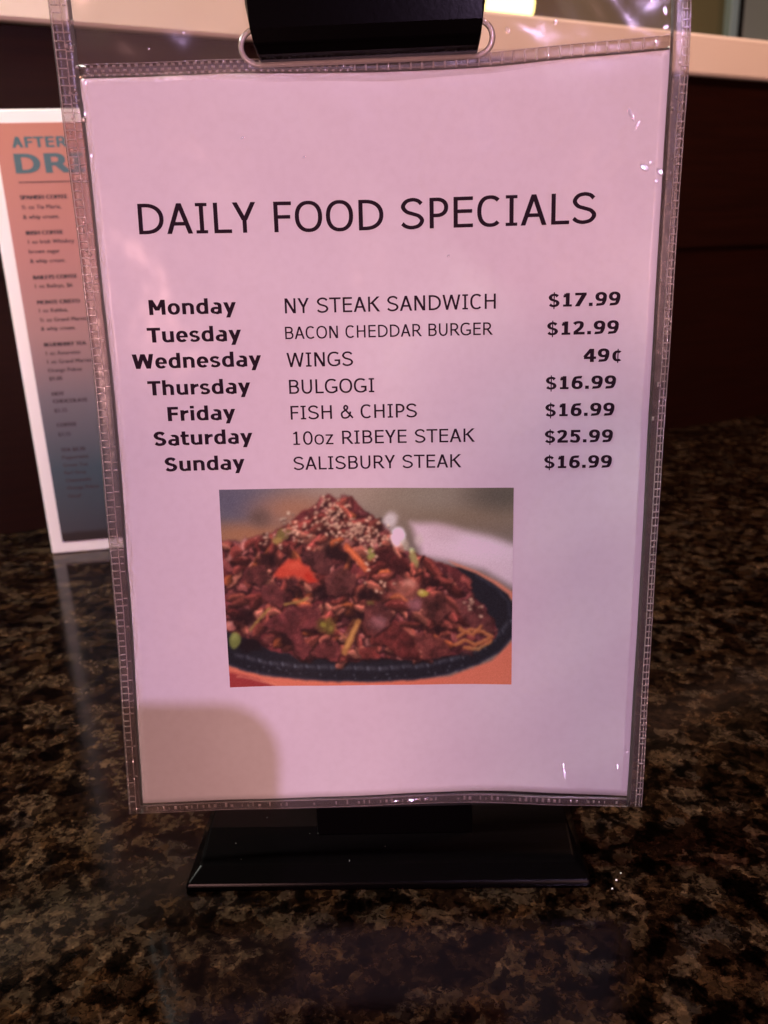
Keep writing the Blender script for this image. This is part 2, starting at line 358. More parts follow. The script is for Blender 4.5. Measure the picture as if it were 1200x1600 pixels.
    for x, y in st_:
        L_ = rng.uniform(26, 88); a = rng.normal(.35 if x > 520 else -.25, .7); b = rng.uniform(-.5, .5)*L_
        dx, dy = math.cos(a)*L_*.5, math.sin(a)*L_*.5
        strip([(x-dx, y-dy), (x-dy/L_*b*2, y+dx/L_*b*2), (x+dx, y+dy)], rng.uniform(12, 28), spal[rng.randint(len(spal))]*rng.uniform(.75, 1.15))
    D = [(480, 290, 60, 26, .3), (330, 425, 34, 22, .2), (285, 600, 38, 30, 0), (855, 570, 30, 14, 0), (560, 520, 46, 22, .4), (130, 520, 50, 40, 0), (600, 445, 50, 20, .1), (400, 300, 26, 16, .5), (150, 620, 50, 26, .2), (840, 390, 26, 18, 0), (420, 430, 40, 26, 0), (700, 620, 22, 12, .3), (230, 300, 40, 22, .3)]
    for x, y, a, b, r in D: blob(x, y, a, b, (22, 9, 12), r, .5, 1.2, .85)
    def piece(p, c, k=.62):
        poly([(x+4, y+7) for x, y in p], (24, 9, 12), 7, .7, .8)
        m = ss(3, -3, sdf(p, .8))*k
        sh = (.3+1.15*n2+.5*noise(44, 61, 3)+.45*(n3-.5)-.25)[..., None]
        img[:] = img*(1-m[..., None])+np.clip(np.asarray(c, float)*sh, 0, 255)*m[..., None]
    piece([(200, 545), (250, 500), (310, 478), (400, 468), (418, 520), (410, 575), (340, 570), (352, 610), (376, 640), (352, 680), (310, 655), (298, 600), (240, 570)], (124, 54, 58))
    piece([(385, 640), (420, 600), (470, 610), (500, 655), (478, 686), (400, 682)], (124, 54, 56))
    piece([(632, 560), (700, 536), (752, 580), (790, 672), (720, 678), (660, 640), (600, 615)], (112, 42, 40))
    piece([(762, 585), (830, 580), (880, 600), (905, 660), (860, 676), (800, 678)], (134, 62, 58))
    piece([(575, 470), (640, 462), (690, 500), (670, 560), (620, 590), (580, 545)], (118, 58, 58))
    piece([(365, 280), (430, 272), (470, 320), (440, 355), (380, 340)], (98, 50, 50))
    piece([(430, 360), (520, 340), (560, 380), (530, 430), (450, 440)], (108, 56, 54))
    piece([(620, 270), (690, 262), (742, 320), (730, 372), (680, 350)], (88, 34, 34))
    piece([(190, 400), (250, 385), (300, 430), (260, 478), (200, 450)], (104, 48, 50))
    piece([(790, 440), (880, 430), (910, 490), (870, 540), (800, 510)], (120, 60, 54))
    piece([(920, 450), (1000, 460), (1060, 530), (1060, 580), (1010, 590), (950, 530)], (124, 62, 62))
    piece([(560, 640), (620, 630), (640, 680), (580, 690)], (130, 48, 44))
    piece([(140, 330), (210, 325), (235, 370), (190, 398), (145, 380)], (98, 46, 46))
    # vegetables
    line([(520, 262), (556, 300), (592, 345)], 22, (170, 78, 46), 5)
    line([(528, 268), (580, 322)], 6, (214, 112, 66), 4, .7)
    poly([(248, 362), (272, 325), (300, 308), (345, 301), (378, 335), (409, 384), (372, 388), (330, 368), (292, 374), (262, 378)], (172, 54, 38), 9, .6)
    poly([(285, 330), (340, 312), (360, 335), (320, 345)], (190, 74, 52), 12, .4, .7)
    poly([(372, 350), (404, 384), (380, 388), (360, 366)], (160, 30, 18), 6, .2, .7)
    line([(505, 650), (528, 600), (556, 540)], 25, (138, 92, 48), 6)
    line([(512, 632), (550, 552)], 9, (184, 136, 72), 5, .7)
    line([(500, 600), (540, 528)], 5, (110, 66, 26), 4, .8)
    line([(148, 566), (185, 525), (228, 484)], 8, (128, 102, 52), 3)
    line([(282, 468), (330, 462), (372, 448)], 9, (132, 104, 54), 4)
    blob(440, 552, 38, 26, (84, 72, 28), .2, .4, 1.2, .9); blob(425, 545, 12, 8, (128, 120, 44), 0, .4, 1, .8); blob(455, 560, 10, 7, (118, 104, 44), 0, .4, 1, .8)
    blob(90, 600, 22, 32, (104, 100, 46), .2, .2, .3); blob(88, 586, 12, 14, (136, 130, 66), 0, .6, .3, .8)
    blob(285, 214, 26, 18, (100, 88, 46), -.2, .3, 1.); blob(262, 236, 18, 12, (140, 126, 60), 0, .4, 1., .8)
    blob(768, 306, 16, 28, (136, 128, 78), -.3, .4, .8); blob(760, 280, 10, 10, (188, 186, 130), 0, .5, .8, .8)
    blob(802, 435, 21, 15, (150, 138, 50), .1, .25, .4); blob(797, 429, 10, 8, (182, 170, 92), 0, .6, .3, .8)
    blob(610, 292, 16, 20, (122, 124, 62), .3, .3, .8); blob(602, 470, 14, 8, (96, 86, 40), .3, .5, .8, .7)
    blob(740, 415, 48, 36, (156, 90, 76), .1, .6, .9, .7); blob(752, 400, 24, 14, (192, 130, 116), .1, .7, .8, .7)
    blob(768, 474, 30, 22, (150, 98, 108), 0, .5, .8, .55); blob(632, 540, 30, 24, (150, 106, 122), 0, .6, .9, .4)
    blob(712, 228, 29, 36, (220, 192, 206), .1, .22, .2); blob(684, 168, 24, 32, (196, 168, 172), .5, .5, .5, .9); blob(736, 256, 18, 20, (182, 150, 130), 0, .5, .5, .7); blob(790, 240, 16, 22, (196, 160, 160), .2, .5, .5, .7)
    for p in ([(925, 628), (960, 610), (1000, 632), (1050, 604)], [(932, 600), (980, 570), (1030, 580), (1060, 600)], [(940, 570), (990, 590), (1020, 560)], [(955, 640), (1010, 648), (1056, 616)]):
        line(p, 13, (150, 84, 46), 5, .95); line([(x, y-4) for x, y in p], 4, (190, 128, 84), 3, .6)
    # sesame seeds
    C = [(470, 120, 40, 30, 40), (500, 190, 55, 34, 60), (560, 215, 55, 34, 60), (620, 240, 45, 30, 34), (440, 165, 40, 26, 24), (330, 185, 50, 36, 32), (250, 235, 44, 22, 22), (590, 180, 60, 30, 20), (650, 210, 30, 20, 14), (620, 300, 30, 30, 10), (360, 240, 60, 30, 12), (640, 400, 40, 30, 10), (990, 490, 40, 40, 12)]
    for x, y, a, b, n in C:
        for _ in range(n):
            if rng.rand() < .3: continue
            px, py = rng.normal(x, a*.62), rng.normal(y, b*.62); r = rng.uniform(4.5, 8)
            blob(px+1.5, py+3, r, r*.75, (60, 26, 24), 0, .4, .2, .6)
            blob(px, py, r, r*rng.uniform(.55, .8), np.array((214, 172, 148))*rng.uniform(.66, 1.06), rng.uniform(-1, 1), .5, .3, .9)
    # ink softness and paper grain
    k = np.array([.22, .56, .22])
    img[:, 1:-1] = k[0]*img[:, :-2]+k[1]*img[:, 1:-1]+k[2]*img[:, 2:]
    img[1:-1] = k[0]*img[:-2]+k[1]*img[1:-1]+k[2]*img[2:]
    for _ in range(2):
        img[:, 1:-1] = k[0]*img[:, :-2]+k[1]*img[:, 1:-1]+k[2]*img[:, 2:]; img[1:-1] = k[0]*img[:-2]+k[1]*img[1:-1]+k[2]*img[2:]
    gr = img.mean(-1, keepdims=True); img[:] = gr+(img-gr)*.86
    mm = hm[..., None]*.9; img[:] = img*(1-mm)+np.clip(img*np.array((1.08, .97, .94))+np.array((4., 0, 0)), 0, 255)*mm
    img += rng.normal(0, 3.2, img.shape[:2])[..., None]
    img = np.clip(img/255., 0, 1)
    lin = np.where(img <= .04045, img/12.92, ((img+.055)/1.055)**2.4)
    ink = np.clip(lin/np.array(PRINT_LIGHT), .006, .9)             # taken off the rose light it was seen in
    return ink[::-1]                                            # row 0 at the bottom
# ---------------------------------------------------------------- materials
def bumpy(t, p, scale, dist, strength=.5, coat=False, detail=3):
    tc = node(t, 'ShaderNodeTexCoord'); n = node(t, 'ShaderNodeTexNoise'); n.inputs['Scale'].default_value = scale; n.inputs['Detail'].default_value = detail
    b = node(t, 'ShaderNodeBump'); b.inputs['Strength'].default_value = strength; b.inputs['Distance'].default_value = dist
    t.links.new(tc.outputs['Object'], n.inputs['Vector']); t.links.new(n.outputs[0], b.inputs['Height'])
    t.links.new(b.outputs[0], p.inputs['Coat Normal' if coat else 'Normal']); return n
def film_coat(p, w=.34, r=.19):                    # the front film of the sleeve lies tight on the sheet
    p.inputs['Coat Weight'].default_value = w; p.inputs['Coat Roughness'].default_value = r; p.inputs['Coat IOR'].default_value = 1.5

m_paper, t, p, _ = mat('white_paper')
p.inputs['Roughness'].default_value = .75; film_coat(p)
tc = node(t, 'ShaderNodeTexCoord'); n1 = node(t, 'ShaderNodeTexNoise'); n1.inputs['Scale'].default_value = 420; n1.inputs['Detail'].default_value = 4
rp = ramp(t, [(.3, (.755, .742, .75)), (.55, (.775, .765, .775)), (.75, (.785, .775, .785))])
t.links.new(tc.outputs['Object'], n1.inputs['Vector']); t.links.new(n1.outputs[0], rp.inputs[0]); t.links.new(rp.outputs[0], p.inputs['Base Color'])
b1 = node(t, 'ShaderNodeBump', i_Strength=.22, i_Distance=.0006); n2 = node(t, 'ShaderNodeTexNoise'); n2.inputs['Scale'].default_value = 55; n2.inputs['Detail'].default_value = 5
t.links.new(tc.outputs['Object'], n2.inputs['Vector']); t.links.new(n2.outputs[0], b1.inputs['Height']); t.links.new(b1.outputs[0], p.inputs['Normal'])
b2 = node(t, 'ShaderNodeBump', i_Strength=.5, i_Distance=.0036); n3 = node(t, 'ShaderNodeTexNoise'); n3.inputs['Scale'].default_value = 26; n3.inputs['Detail'].default_value = 3
t.links.new(tc.outputs['Object'], n3.inputs['Vector']); t.links.new(n3.outputs[0], b2.inputs['Height']); t.links.new(b2.outputs[0], p.inputs['Coat Normal'])

m_ink, t, p, _ = mat('black_ink'); p.inputs['Base Color'].default_value = (.022, .012, .02, 1); p.inputs['Roughness'].default_value = .7; p.inputs['Specular IOR Level'].default_value = .06
m_photo, t, p, _ = mat('colour_print'); p.inputs['Roughness'].default_value = .7; film_coat(p, .25, .2); p.inputs['Specular IOR Level'].default_value = .2
a = node(t, 'ShaderNodeAttribute', attribute_name='ink'); t.links.new(a.outputs[0], p.inputs['Base Color'])

def clear_film(name, haze, col, rough, bump, scale, body=(.5, .48, .5), gloss=1.0):
    m, t, p, out = mat(name); t.nodes.remove(p)
    tr = node(t, 'ShaderNodeBsdfTransparent'); tr.inputs[0].default_value = tuple(col)+(1,)
    df = node(t, 'ShaderNodeBsdfDiffuse'); df.inputs[0].default_value = tuple(body)+(1,)
    gl = node(t, 'ShaderNodeBsdfGlossy'); gl.inputs['Roughness'].default_value = rough
    m1 = node(t, 'ShaderNodeMixShader'); m1.inputs[0].default_value = haze
    m2 = node(t, 'ShaderNodeMixShader'); fr = node(t, 'ShaderNodeFresnel'); fr.inputs[0].default_value = 1.5
    mu = node(t, 'ShaderNodeMath', operation='MULTIPLY', use_clamp=True); mu.inputs[1].default_value = gloss
    tc = node(t, 'ShaderNodeTexCoord'); n = node(t, 'ShaderNodeTexNoise'); n.inputs['Scale'].default_value = scale; n.inputs['Detail'].default_value = 3
    b = node(t, 'ShaderNodeBump'); b.inputs['Strength'].default_value = .7; b.inputs['Distance'].default_value = bump
    L = t.links.new
    L(tc.outputs['Object'], n.inputs['Vector']); L(n.outputs[0], b.inputs['Height'])
    for q in (df, gl): L(b.outputs[0], q.inputs['Normal'])
    L(fr.outputs[0], mu.inputs[0]); L(mu.outputs[0], m2.inputs[0])
    L(tr.outputs[0], m1.inputs[1]); L(df.outputs[0], m1.inputs[2]); L(m1.outputs[0], m2.inputs[1]); L(gl.outputs[0], m2.inputs[2]); L(m2.outputs[0], out.inputs[0])
    return m
m_film = clear_film('clear_vinyl', .13, (.88, .85, .81), .2, .0006, 45, (.5, .42, .34), .6)
m_back = clear_film('clear_vinyl_back', .035, (.95, .94, .95), .2, .001, 40)
m_seam = clear_film('welded_vinyl', .16, (.84, .80, .79), .28, .0003, 300, (.30, .265, .245), .9)
m_rib = clear_film('weld_ribs_vinyl', .38, (.94, .92, .92), .16, .0002, 900, (.80, .69, .63), 2.4)
m_crease, t_, p_, o_ = mat('creased_vinyl'); t_.nodes.remove(p_)
tr_ = node(t_, 'ShaderNodeBsdfTransparent'); gl_ = node(t_, 'ShaderNodeBsdfGlossy'); gl_.inputs['Roughness'].default_value = .18; mx_ = node(t_, 'ShaderNodeMixShader'); mx_.inputs[0].default_value = .26
t_.links.new(tr_.outputs[0], mx_.inputs[1]); t_.links.new(gl_.outputs[0], mx_.inputs[2]); t_.links.new(mx_.outputs[0], o_.inputs[0])
nb_ = node(t_, 'ShaderNodeTexNoise'); nb_.inputs['Scale'].default_value = 900; bb_ = node(t_, 'ShaderNodeBump', i_Strength=.3, i_Distance=.00003); t_.links.new(nb_.outputs[0], bb_.inputs['Height']); t_.links.new(bb_.outputs[0], gl_.inputs['Normal'])

m_black, t, p, _ = mat('black_plastic'); p.inputs['Base Color'].default_value = (.0016, .0012, .0013, 1); p.inputs['Roughness'].default_value = .2
p.inputs['Specular IOR Level'].default_value = .075; bumpy(t, p, 700, .00006, .3)

m_matt, t, p, _ = mat('matt_black_plastic'); p.inputs['Base Color'].default_value = (.0014, .0011, .0012, 1); p.inputs['Roughness'].default_value = .5; p.inputs['Specular IOR Level'].default_value = .02; bumpy(t, p, 500, .00006, .3)
m_foot_glint, t, p, _ = mat('foot_glints'); p.inputs['Base Color'].default_value = (.6, .58, .56, 1); bumpy(t, p, 2000, .0001, .3)
m_stone, t, p, _ = mat('polished_granite')
L = t.links.new; tc = node(t, 'ShaderNodeTexCoord')
def tnoise(scale, det, vec, rough=.55):
    n = node(t, 'ShaderNodeTexNoise'); n.inputs['Scale'].default_value = scale; n.inputs['Detail'].default_value = det; n.inputs['Roughness'].default_value = rough; L(vec, n.inputs['Vector']); return n
wn = tnoise(260, 5, tc.outputs['Object'], .65)
wm = node(t, 'ShaderNodeVectorMath', operation='MULTIPLY_ADD'); wm.inputs[1].default_value = (.0075, .0075, 0); L(wn.outputs['Color'], wm.inputs[0]); L(tc.outputs['Object'], wm.inputs[2])
def cells(scale, vec, stops, ch, smooth=.0):
    v = node(t, 'ShaderNodeTexVoronoi'); v.inputs['Scale'].default_value = scale; L(vec, v.inputs['Vector'])
    if smooth: v.feature = 'SMOOTH_F1'; v.inputs['Smoothness'].default_value = smooth
    q = node(t, 'ShaderNodeSeparateColor'); L(v.outputs['Color'], q.inputs[0]); r = ramp(t, stops); L(q.outputs[ch], r.inputs[0]); return r.outputs[0]
def mul(a_, b_, k):
    x = node(t, 'ShaderNodeMix', data_type='RGBA', blend_type='MULTIPLY'); x.inputs[0].default_value = k; L(a_, x.inputs[6]); L(b_, x.inputs[7]); return x.outputs[2]
g = cells(112, wm.outputs[0], [(.18, (.040, .022, .014)), (.36, (.085, .050, .028)), (.46, (.135, .080, .042)), (.54, (.085, .070, .060)), (.66, (.165, .108, .062)), (.78, (.115, .092, .066)), (.86, (.19, .135, .09))], 0, .1)
g = mul(g, cells(400, wm.outputs[0], [(0, (.2, .17, .17)), (.22, (.35, .3, .3)), (.30, (1, 1, 1)), (.8, (1, 1, 1)), (.92, (1.7, 1.6, 1.5))], 1, .05), .9)
g = mul(g, cells(950, wm.outputs[0], [(0, (.35, .33, .35)), (.3, (.75, .72, .72)), (.6, (1, 1, 1)), (.85, (1.3, 1.27, 1.25)), (.95, (1.9, 1.85, 1.8))], 2), .85)
d1 = tnoise(120, 6, tc.outputs['Object'], .62); r1 = ramp(t, [(.425, (.03, .025, .03)), (.475, (.45, .4, .4)), (.515, (1, 1, 1))]); L(d1.outputs[0], r1.inputs[0]); g = mul(g, r1.outputs[0], .95)
d2 = tnoise(340, 4, wm.outputs[0], .6); r2 = ramp(t, [(.36, (.1, .08, .08)), (.43, (1, 1, 1))]); L(d2.outputs[0], r2.inputs[0]); g = mul(g, r2.outputs[0], .8)
d3 = tnoise(14, 3, tc.outputs['Object']); r3 = ramp(t, [(.36, (.35, .3, .3)), (.62, (1.2, 1.15, 1.15))]); L(d3.outputs[0], r3.inputs[0]); g = mul(g, r3.outputs[0], .8)
sc_ = node(t, 'ShaderNodeMix', data_type='RGBA', blend_type='MULTIPLY'); sc_.inputs[0].default_value = 1; L(g, sc_.inputs[6]); sc_.inputs[7].default_value = (.172, .152, .130, 1)
L(sc_.outputs[2], p.inputs['Base Color']); p.inputs['Roughness'].default_value = .12; p.inputs['Specular IOR Level'].default_value = .13
bn = node(t, 'ShaderNodeBump', i_Strength=.2, i_Distance=.0001); L(wn.outputs[0], bn.inputs['Height']); L(bn.outputs[0], p.inputs['Normal'])

m_wood, t, p, _ = mat('dark_stained_wood'); p.inputs['Roughness'].default_value = .5; p.inputs['Specular IOR Level'].default_value = .12
tc = node(t, 'ShaderNodeTexCoord'); mp = node(t, 'ShaderNodeMapping'); mp.inputs['Scale'].default_value = (3, 3, 60); n = node(t, 'ShaderNodeTexNoise'); n.inputs['Scale'].default_value = 4; n.inputs['Detail'].default_value = 6
rp = ramp(t, [(.3, (.009, .0018, .0008)), (.7, (.014, .003, .0013))])
t.links.new(tc.outputs['Object'], mp.inputs[0]); t.links.new(mp.outputs[0], n.inputs['Vector']); t.links.new(n.outputs[0], rp.inputs[0]); t.links.new(rp.outputs[0], p.inputs['Base Color'])
m_cap, t, p, _ = mat('cream_painted_wood'); p.inputs['Base Color'].default_value = (.72, .64, .55, 1); p.inputs['Roughness'].default_value = .5; bumpy(t, p, 40, .001, .3)
m_card, t, p, _ = mat('white_card'); p.inputs['Base Color'].default_value = (.78, .74, .74, 1); p.inputs['Roughness'].default_value = .5; bumpy(t, p, 150, .0004, .3)
m_print, t, p, _ = mat('sunset_print'); p.inputs['Roughness'].default_value = .4
tc = node(t, 'ShaderNodeTexCoord'); sx = node(t, 'ShaderNodeSeparateXYZ'); mr = node(t, 'ShaderNodeMapRange'); mr.inputs[1].default_value = .008; mr.inputs[2].default_value = .270
rp = ramp(t, [(0, (.006, .005, .007)), (.042, (.006, .005, .007)), (.05, (.026, .033, .045)), (.22, (.028, .060, .082)), (.40, (.14, .125, .145)), (.56, (.31, .18, .175)), (.75, (.36, .155, .14)), (1, (.38, .145, .10))])
n = node(t, 'ShaderNodeTexNoise'); n.inputs['Scale'].default_value = 18; n.inputs['Detail'].default_value = 3
ad = node(t, 'ShaderNodeMath', operation='MULTIPLY_ADD'); ad.inputs[1].default_value = .012
t.links.new(tc.outputs['Object'], sx.inputs[0]); t.links.new(tc.outputs['Object'], n.inputs['Vector']); t.links.new(n.outputs[0], ad.inputs[0]); t.links.new(sx.outputs[2], ad.inputs[2])
t.links.new(ad.outputs[0], mr.inputs[0]); t.links.new(mr.outputs[0], rp.inputs[0]); t.links.new(rp.outputs[0], p.inputs['Base Color'])
m_teal, t, p, _ = mat('teal_ink'); p.inputs['Base Color'].default_value = (.035, .10, .12, 1); p.inputs['Roughness'].default_value = .5
m_dark, t, p, _ = mat('dark_ink'); p.inputs['Base Color'].default_value = (.025, .014, .02, 1); p.inputs['Roughness'].default_value = .5

# ---------------------------------------------------------------- the setting: stone bar top, half wall behind it, the room beyond
WD = Vector((math.cos(R(25)), math.sin(R(25)), 0)); WN = Vector((-WD.y, WD.x, 0)); W0 = Vector((.39, .885, 0))
def wp(a, b, z): return W0+WD*a+WN*b+Vector((0, 0, z))
poly = [(-1.6, -.75), (1.5, -.75)]+[tuple(wp(a, -.0005, 0)[:2]) for a in (1.2, -2.05)]
top = put('countertop', mesh('countertop', *prism(poly, -.03, 0)), m_stone); bev(top, .003)
tag(top, 'polished brown and black speckled granite bar top', 'countertop', kind='structure')
def slab(a0, a1, b0, b1, z0, z1):
    P = [wp(a0, b0, 0), wp(a1, b0, 0), wp(a1, b1, 0), wp(a0, b1, 0)]
    return prism([(q.x, q.y) for q in P], z0, z1)
wall = put('half_wall', mesh('half_wall', *slab(-2.2, 1.6, 0, .11, -.6, .340)), m_wood)
tag(wall, 'dark stained wooden half wall behind the granite bar top', 'wall', kind='structure')
cap = put('wall_cap', mesh('wall_cap', *slab(-2.2, 1.6, -.006, .125, .3402, .376)), m_cap, wall); bev(cap, .003)
strip = put('panel_moulding', mesh('panel_moulding', *slab(-2.2, 1.6, -.003, -.0002, .186, .189)), m_wood, wall)

m_olive, t, p, _ = mat('olive_plaster'); p.inputs['Base Color'].default_value = (.34, .28, .14, 1); p.inputs['Roughness'].default_value = .8; bumpy(t, p, 30, .004, .4)
m_frame, t, p, _ = mat('pale_blue_frame'); p.inputs['Base Color'].default_value = (.55, .72, .78, 1); p.inputs['Roughness'].default_value = .4; bumpy(t, p, 60, .001, .2)
m_gap, t, p, _ = mat('dark_rubber'); p.inputs['Base Color'].default_value = (.012, .012, .012, 1); p.inputs['Roughness'].default_value = .6; bumpy(t, p, 60, .001, .2)
m_pane, t, p, _ = mat('frosted_pane'); p.inputs['Base Color'].default_value = (.52, .55, .50, 1); p.inputs['Roughness'].default_value = .3; bumpy(t, p, 20, .002, .2)
bw = put('back_wall', mesh('back_wall', *prism([(-4, 3.2), (5, 3.2), (5, 3.3), (-4, 3.3)], -.9, 2.6)), m_olive)
tag(bw, 'olive plaster wall of the room beyond the half wall', 'wall', kind='structure')
fl = put('floor', mesh('floor', *prism([(-4, -3), (5, -3), (5, 3.2), (-4, 3.2)], -.95, -.9)), m_wood)
tag(fl, 'dark floor of the bar room', 'floor', kind='structure')
def bar(x0, x1, y0, y1, z0, z1, o): return [(x0-o.x, y0-o.y), (x1-o.x, y0-o.y), (x1-o.x, y1-o.y), (x0-o.x, y1-o.y)], z0-o.z, z1-o.z
dr = root('glass_door', (1.4, 3.0, -.9), 'pale glazed door in a light blue frame beyond the half wall', 'door'); o = dr.location
for nm, x0, x1, y0, y1, z0, z1, mm in (('door_frame', 1.199, 1.226, 2.98, 3.04, -.9, 1.5, m_frame), ('door_seal', 1.2262, 1.252, 3.0, 3.03, -.9, 1.5, m_gap), ('glass_pane', 1.2522, 1.9, 3.005, 3.02, -.9, 1.5, m_pane), ('door_frame', 1.9002, 1.94, 2.98, 3.04, -.9, 1.5, m_frame), ('door_frame', 1.199, 1.94, 2.98, 3.04, 1.5002, 1.55, m_frame)):
    q = put(nm, mesh(nm, *prism(*bar(x0, x1, y0, y1, z0, z1, o))), mm, dr); bev(q, .004)
# a lit globe lamp hanging far behind
m_glow, t, p, out = mat('lamp_glass'); e = node(t, 'ShaderNodeEmission'); e.inputs[0].default_value = (1, .76, .26, 1); e.inputs[1].default_value = 5.5; t.links.new(e.outputs[0], out.inputs[0])
pl = root('pendant_lamp', (.435, 2.75, .90), 'yellow lit globe lamp beyond the half wall, seen past the black hook', 'lamp')
bm = bmesh.new(); bmesh.ops.create_uvsphere(bm, u_segments=24, v_segments=14, radius=.075); me = bpy.data.meshes.new('globe'); bm.to_mesh(me); bm.free(); put('globe', me, m_glow, pl, True)
bm = bmesh.new(); bmesh.ops.create_cone(bm, cap_ends=True, segments=20, radius1=.045, radius2=.018, depth=.05, matrix=Matrix.Translation((0, 0, .094))); me = bpy.data.meshes.new('lamp_holder'); bm.to_mesh(me); bm.free(); put('lamp_holder', me, m_gap, pl)
bm = bmesh.new(); bmesh.ops.create_cone(bm, cap_ends=True, segments=10, radius1=.004, radius2=.004, depth=1.55, matrix=Matrix.Translation((0, 0, .894))); me = bpy.data.meshes.new('cord'); bm.to_mesh(me); bm.free(); put('cord', me, m_gap, pl)

# ---------------------------------------------------------------- the table stand: flat foot, upright behind the sleeve, hook through its slot
FB = Vector((-.0661, .2024, 0)); FX = Vector((.1252, -.0047, 0)).normalized(); FY = Vector((-FX.y, FX.x, 0)); FW = .1253
st = root('sign_stand', tuple(FB+FX*FW/2+FY*.03), 'glossy black plastic stand holding up the specials sign on the bar top', 'sign stand')
def fp(u, v, z): return local(st, FB+FX*u+FY*v+Vector((0, 0, z)))
V = []; F = []
def ringpts(i, f, b, zf, zr, vr):      # one outline of the foot; rises from its front lip to a ridge
    return [fp(i, f, zf), fp(FW-i, f, zf), fp(FW-i, vr, zr), fp(FW-i, b, zr), fp(i, b, zr), fp(i, vr, zr)]
for rr in (ringpts(0, 0, .066, 0, 0, .017), ringpts(.0002, .0002, .0658, .0022, .0022, .017), ringpts(.0042, .0046, .062, .0056, .0092, .018)):
    V += rr
for k in (0, 6):
    for i in range(6): F.append([k+i, k+(i+1) % 6, k+6+(i+1) % 6, k+6+i])
F += [[12, 13, 14, 17], [17, 14, 15, 16], [5, 4, 3, 2, 1, 0]]
o = put('base', mesh('base', V, F), m_black, st); bev(o, .0007, 3)
V = []; F = []; rd = random.Random(8)
for k in range(15):                       # pale specks standing in for small glints on the foot
    u, v = rd.uniform(.004, FW-.004), rd.uniform(.005, .034); z = .0056+(.0092-.0056)*min(1, (v-.0046)/.0134)+.00003; a = rd.uniform(0, 3); l = rd.choice((.00012, .00018, .00025, .0004 if k % 3 else .0007)); b = len(V); c_, s_ = math.cos(a), math.sin(a)
    V += [fp(u+l*c_, v+l*s_, z), fp(u-.00008*s_, v+.00008*c_, z+.00004), fp(u-l*c_, v-l*s_, z), fp(u+.00008*s_, v-.00008*c_, z+.00004), fp(u, v, z+.0001)]
    F += [[b, b+1, b+4], [b+1, b+2, b+4], [b+2, b+3, b+4], [b+3, b, b+4]]
o = put('foot_glints', mesh('foot_glints', V, F), m_foot_glint, st); o['kind'] = 'stuff'
def plate(pts, x0, x1, parent):        # pts: (offset from the sheet, height up it) outline; x0, x1 functions of height
    n = len(pts); V = []; K = 14
    for i in range(K+1):
        for h, y in pts:
            a, b = x0(y), x1(y); x = a+(b-a)*i/K
            V.append(local(parent, PO+UX*(x*.001)+UY*(y*.001)+UN*(h*.001)))
    F = [[i*n+j, i*n+(j+1) % n, (i+1)*n+(j+1) % n, (i+1)*n+j] for i in range(K) for j in range(n)]
    F += [list(range(n))[::-1], list(range(K*n, K*n+n))]
    return V, F
o = put('upright', mesh('upright', *plate([(-8, -17.5), (-11.5, -17.5), (-11.5, 209), (-8, 209)], lambda y: 53., lambda y: 103., st)), m_matt, st); bev(o, .0006)
hk = [(-8, 209.05), (-11.5, 209.05), (-11.5, 216), (-10.6, 218), (-8.6, 218.8), (-2.5, 218.4), (-1.2, 219.4), (-.8, 221.5), (-.8, 246), (2.2, 246), (2.4, 215), (1.4, 211.6), (-.6, 210.0), (-3.2, 209.4)]
x0 = lambda y: along([(50.4, 205), (50.4, 209.6), (49.2, 214), (48.2, 222), (47.4, 246)], (min(max(y, 205), 246)-205)/41.)[0]
x1 = lambda y: along([(106.2, 205), (106.2, 209.6), (107.2, 214), (107.9, 222), (108.5, 246)], (min(max(y, 205), 246)-205)/41.)[0]
o = put('hook', mesh('hook', *plate(hk, x0, x1, st)), m_black, st); bev(o, .0005)

# ---------------------------------------------------------------- the sheet of paper with its print
PL = smooth_line([(.1, .5), (1.4, 28.1), (2.7, 57.3), (3.3, 79.6), (4.3, 106), (4.5, 130.8), (4.3, 142.9), (4.3, 160), (4.2, 176.4), (4.3, 190.5), (4.1, 200.8), (3.7, 207.3)], 1)
PR = smooth_line([(150.2, -.9), (151.4, 49.5), (152.9, 144.5), (153.6, 170.5), (154.3, 207.5)], 1)
PT = smooth_line([(3.7, 207.3), (24.5, 207.6), (40.9, 207.7), (49.1, 207.6), (65.6, 207.3), (82.2, 207.1), (106.4, 207.2), (115, 207.5), (131.1, 207.5), (154.3, 207.5)], 0)
PB = smooth_line([(.1, .5), (39.5, -.3), (85.2, -.1), (101.7, .5), (118.3, .3), (150.2, -.9)], 0)
def coons(s, t, Lf, Rt, Bt, Tp):
    l, r = along(Lf, t), along(Rt, t); b, q = along(Bt, s, 0), along(Tp, s, 0); o = []
    for k in (0, 1):
        c = (1-s)*(1-t)*Bt[0][k]+s*(1-t)*Bt[-1][k]+(1-s)*t*Tp[0][k]+s*t*Tp[-1][k]
        o.append((1-s)*l[k]+s*r[k]+(1-t)*b[k]+t*q[k]-c)
    return o
sheet = root('menu_sheet', tuple(PO), 'white printed sheet of daily food specials inside the clear sleeve', 'menu')
def sp(x, y, h=0.): return local(sheet, S(x, y, h))
NX, NY = 64, 96; V = []; F = []
for side in (0., -.12):
    for j in range(NY+1):
        for i in range(NX+1):
            x, y = coons(i/NX, j/NY, PL, PR, PB, PT); V.append(sp(x, y, side))
M_ = (NX+1)*(NY+1)
for j in range(NY):
    for i in range(NX):
        a = j*(NX+1)+i; F.append([a, a+1, a+NX+2, a+NX+1]); F.append([M_+a+NX+1, M_+a+NX+2, M_+a+1, M_+a])
edge = list(range(NX+1))+[j*(NX+1)+NX for j in range(1, NY+1)]+[NY*(NX+1)+i for i in range(NX-1, -1, -1)]+[j*(NX+1) for j in range(NY-1, 0, -1)]
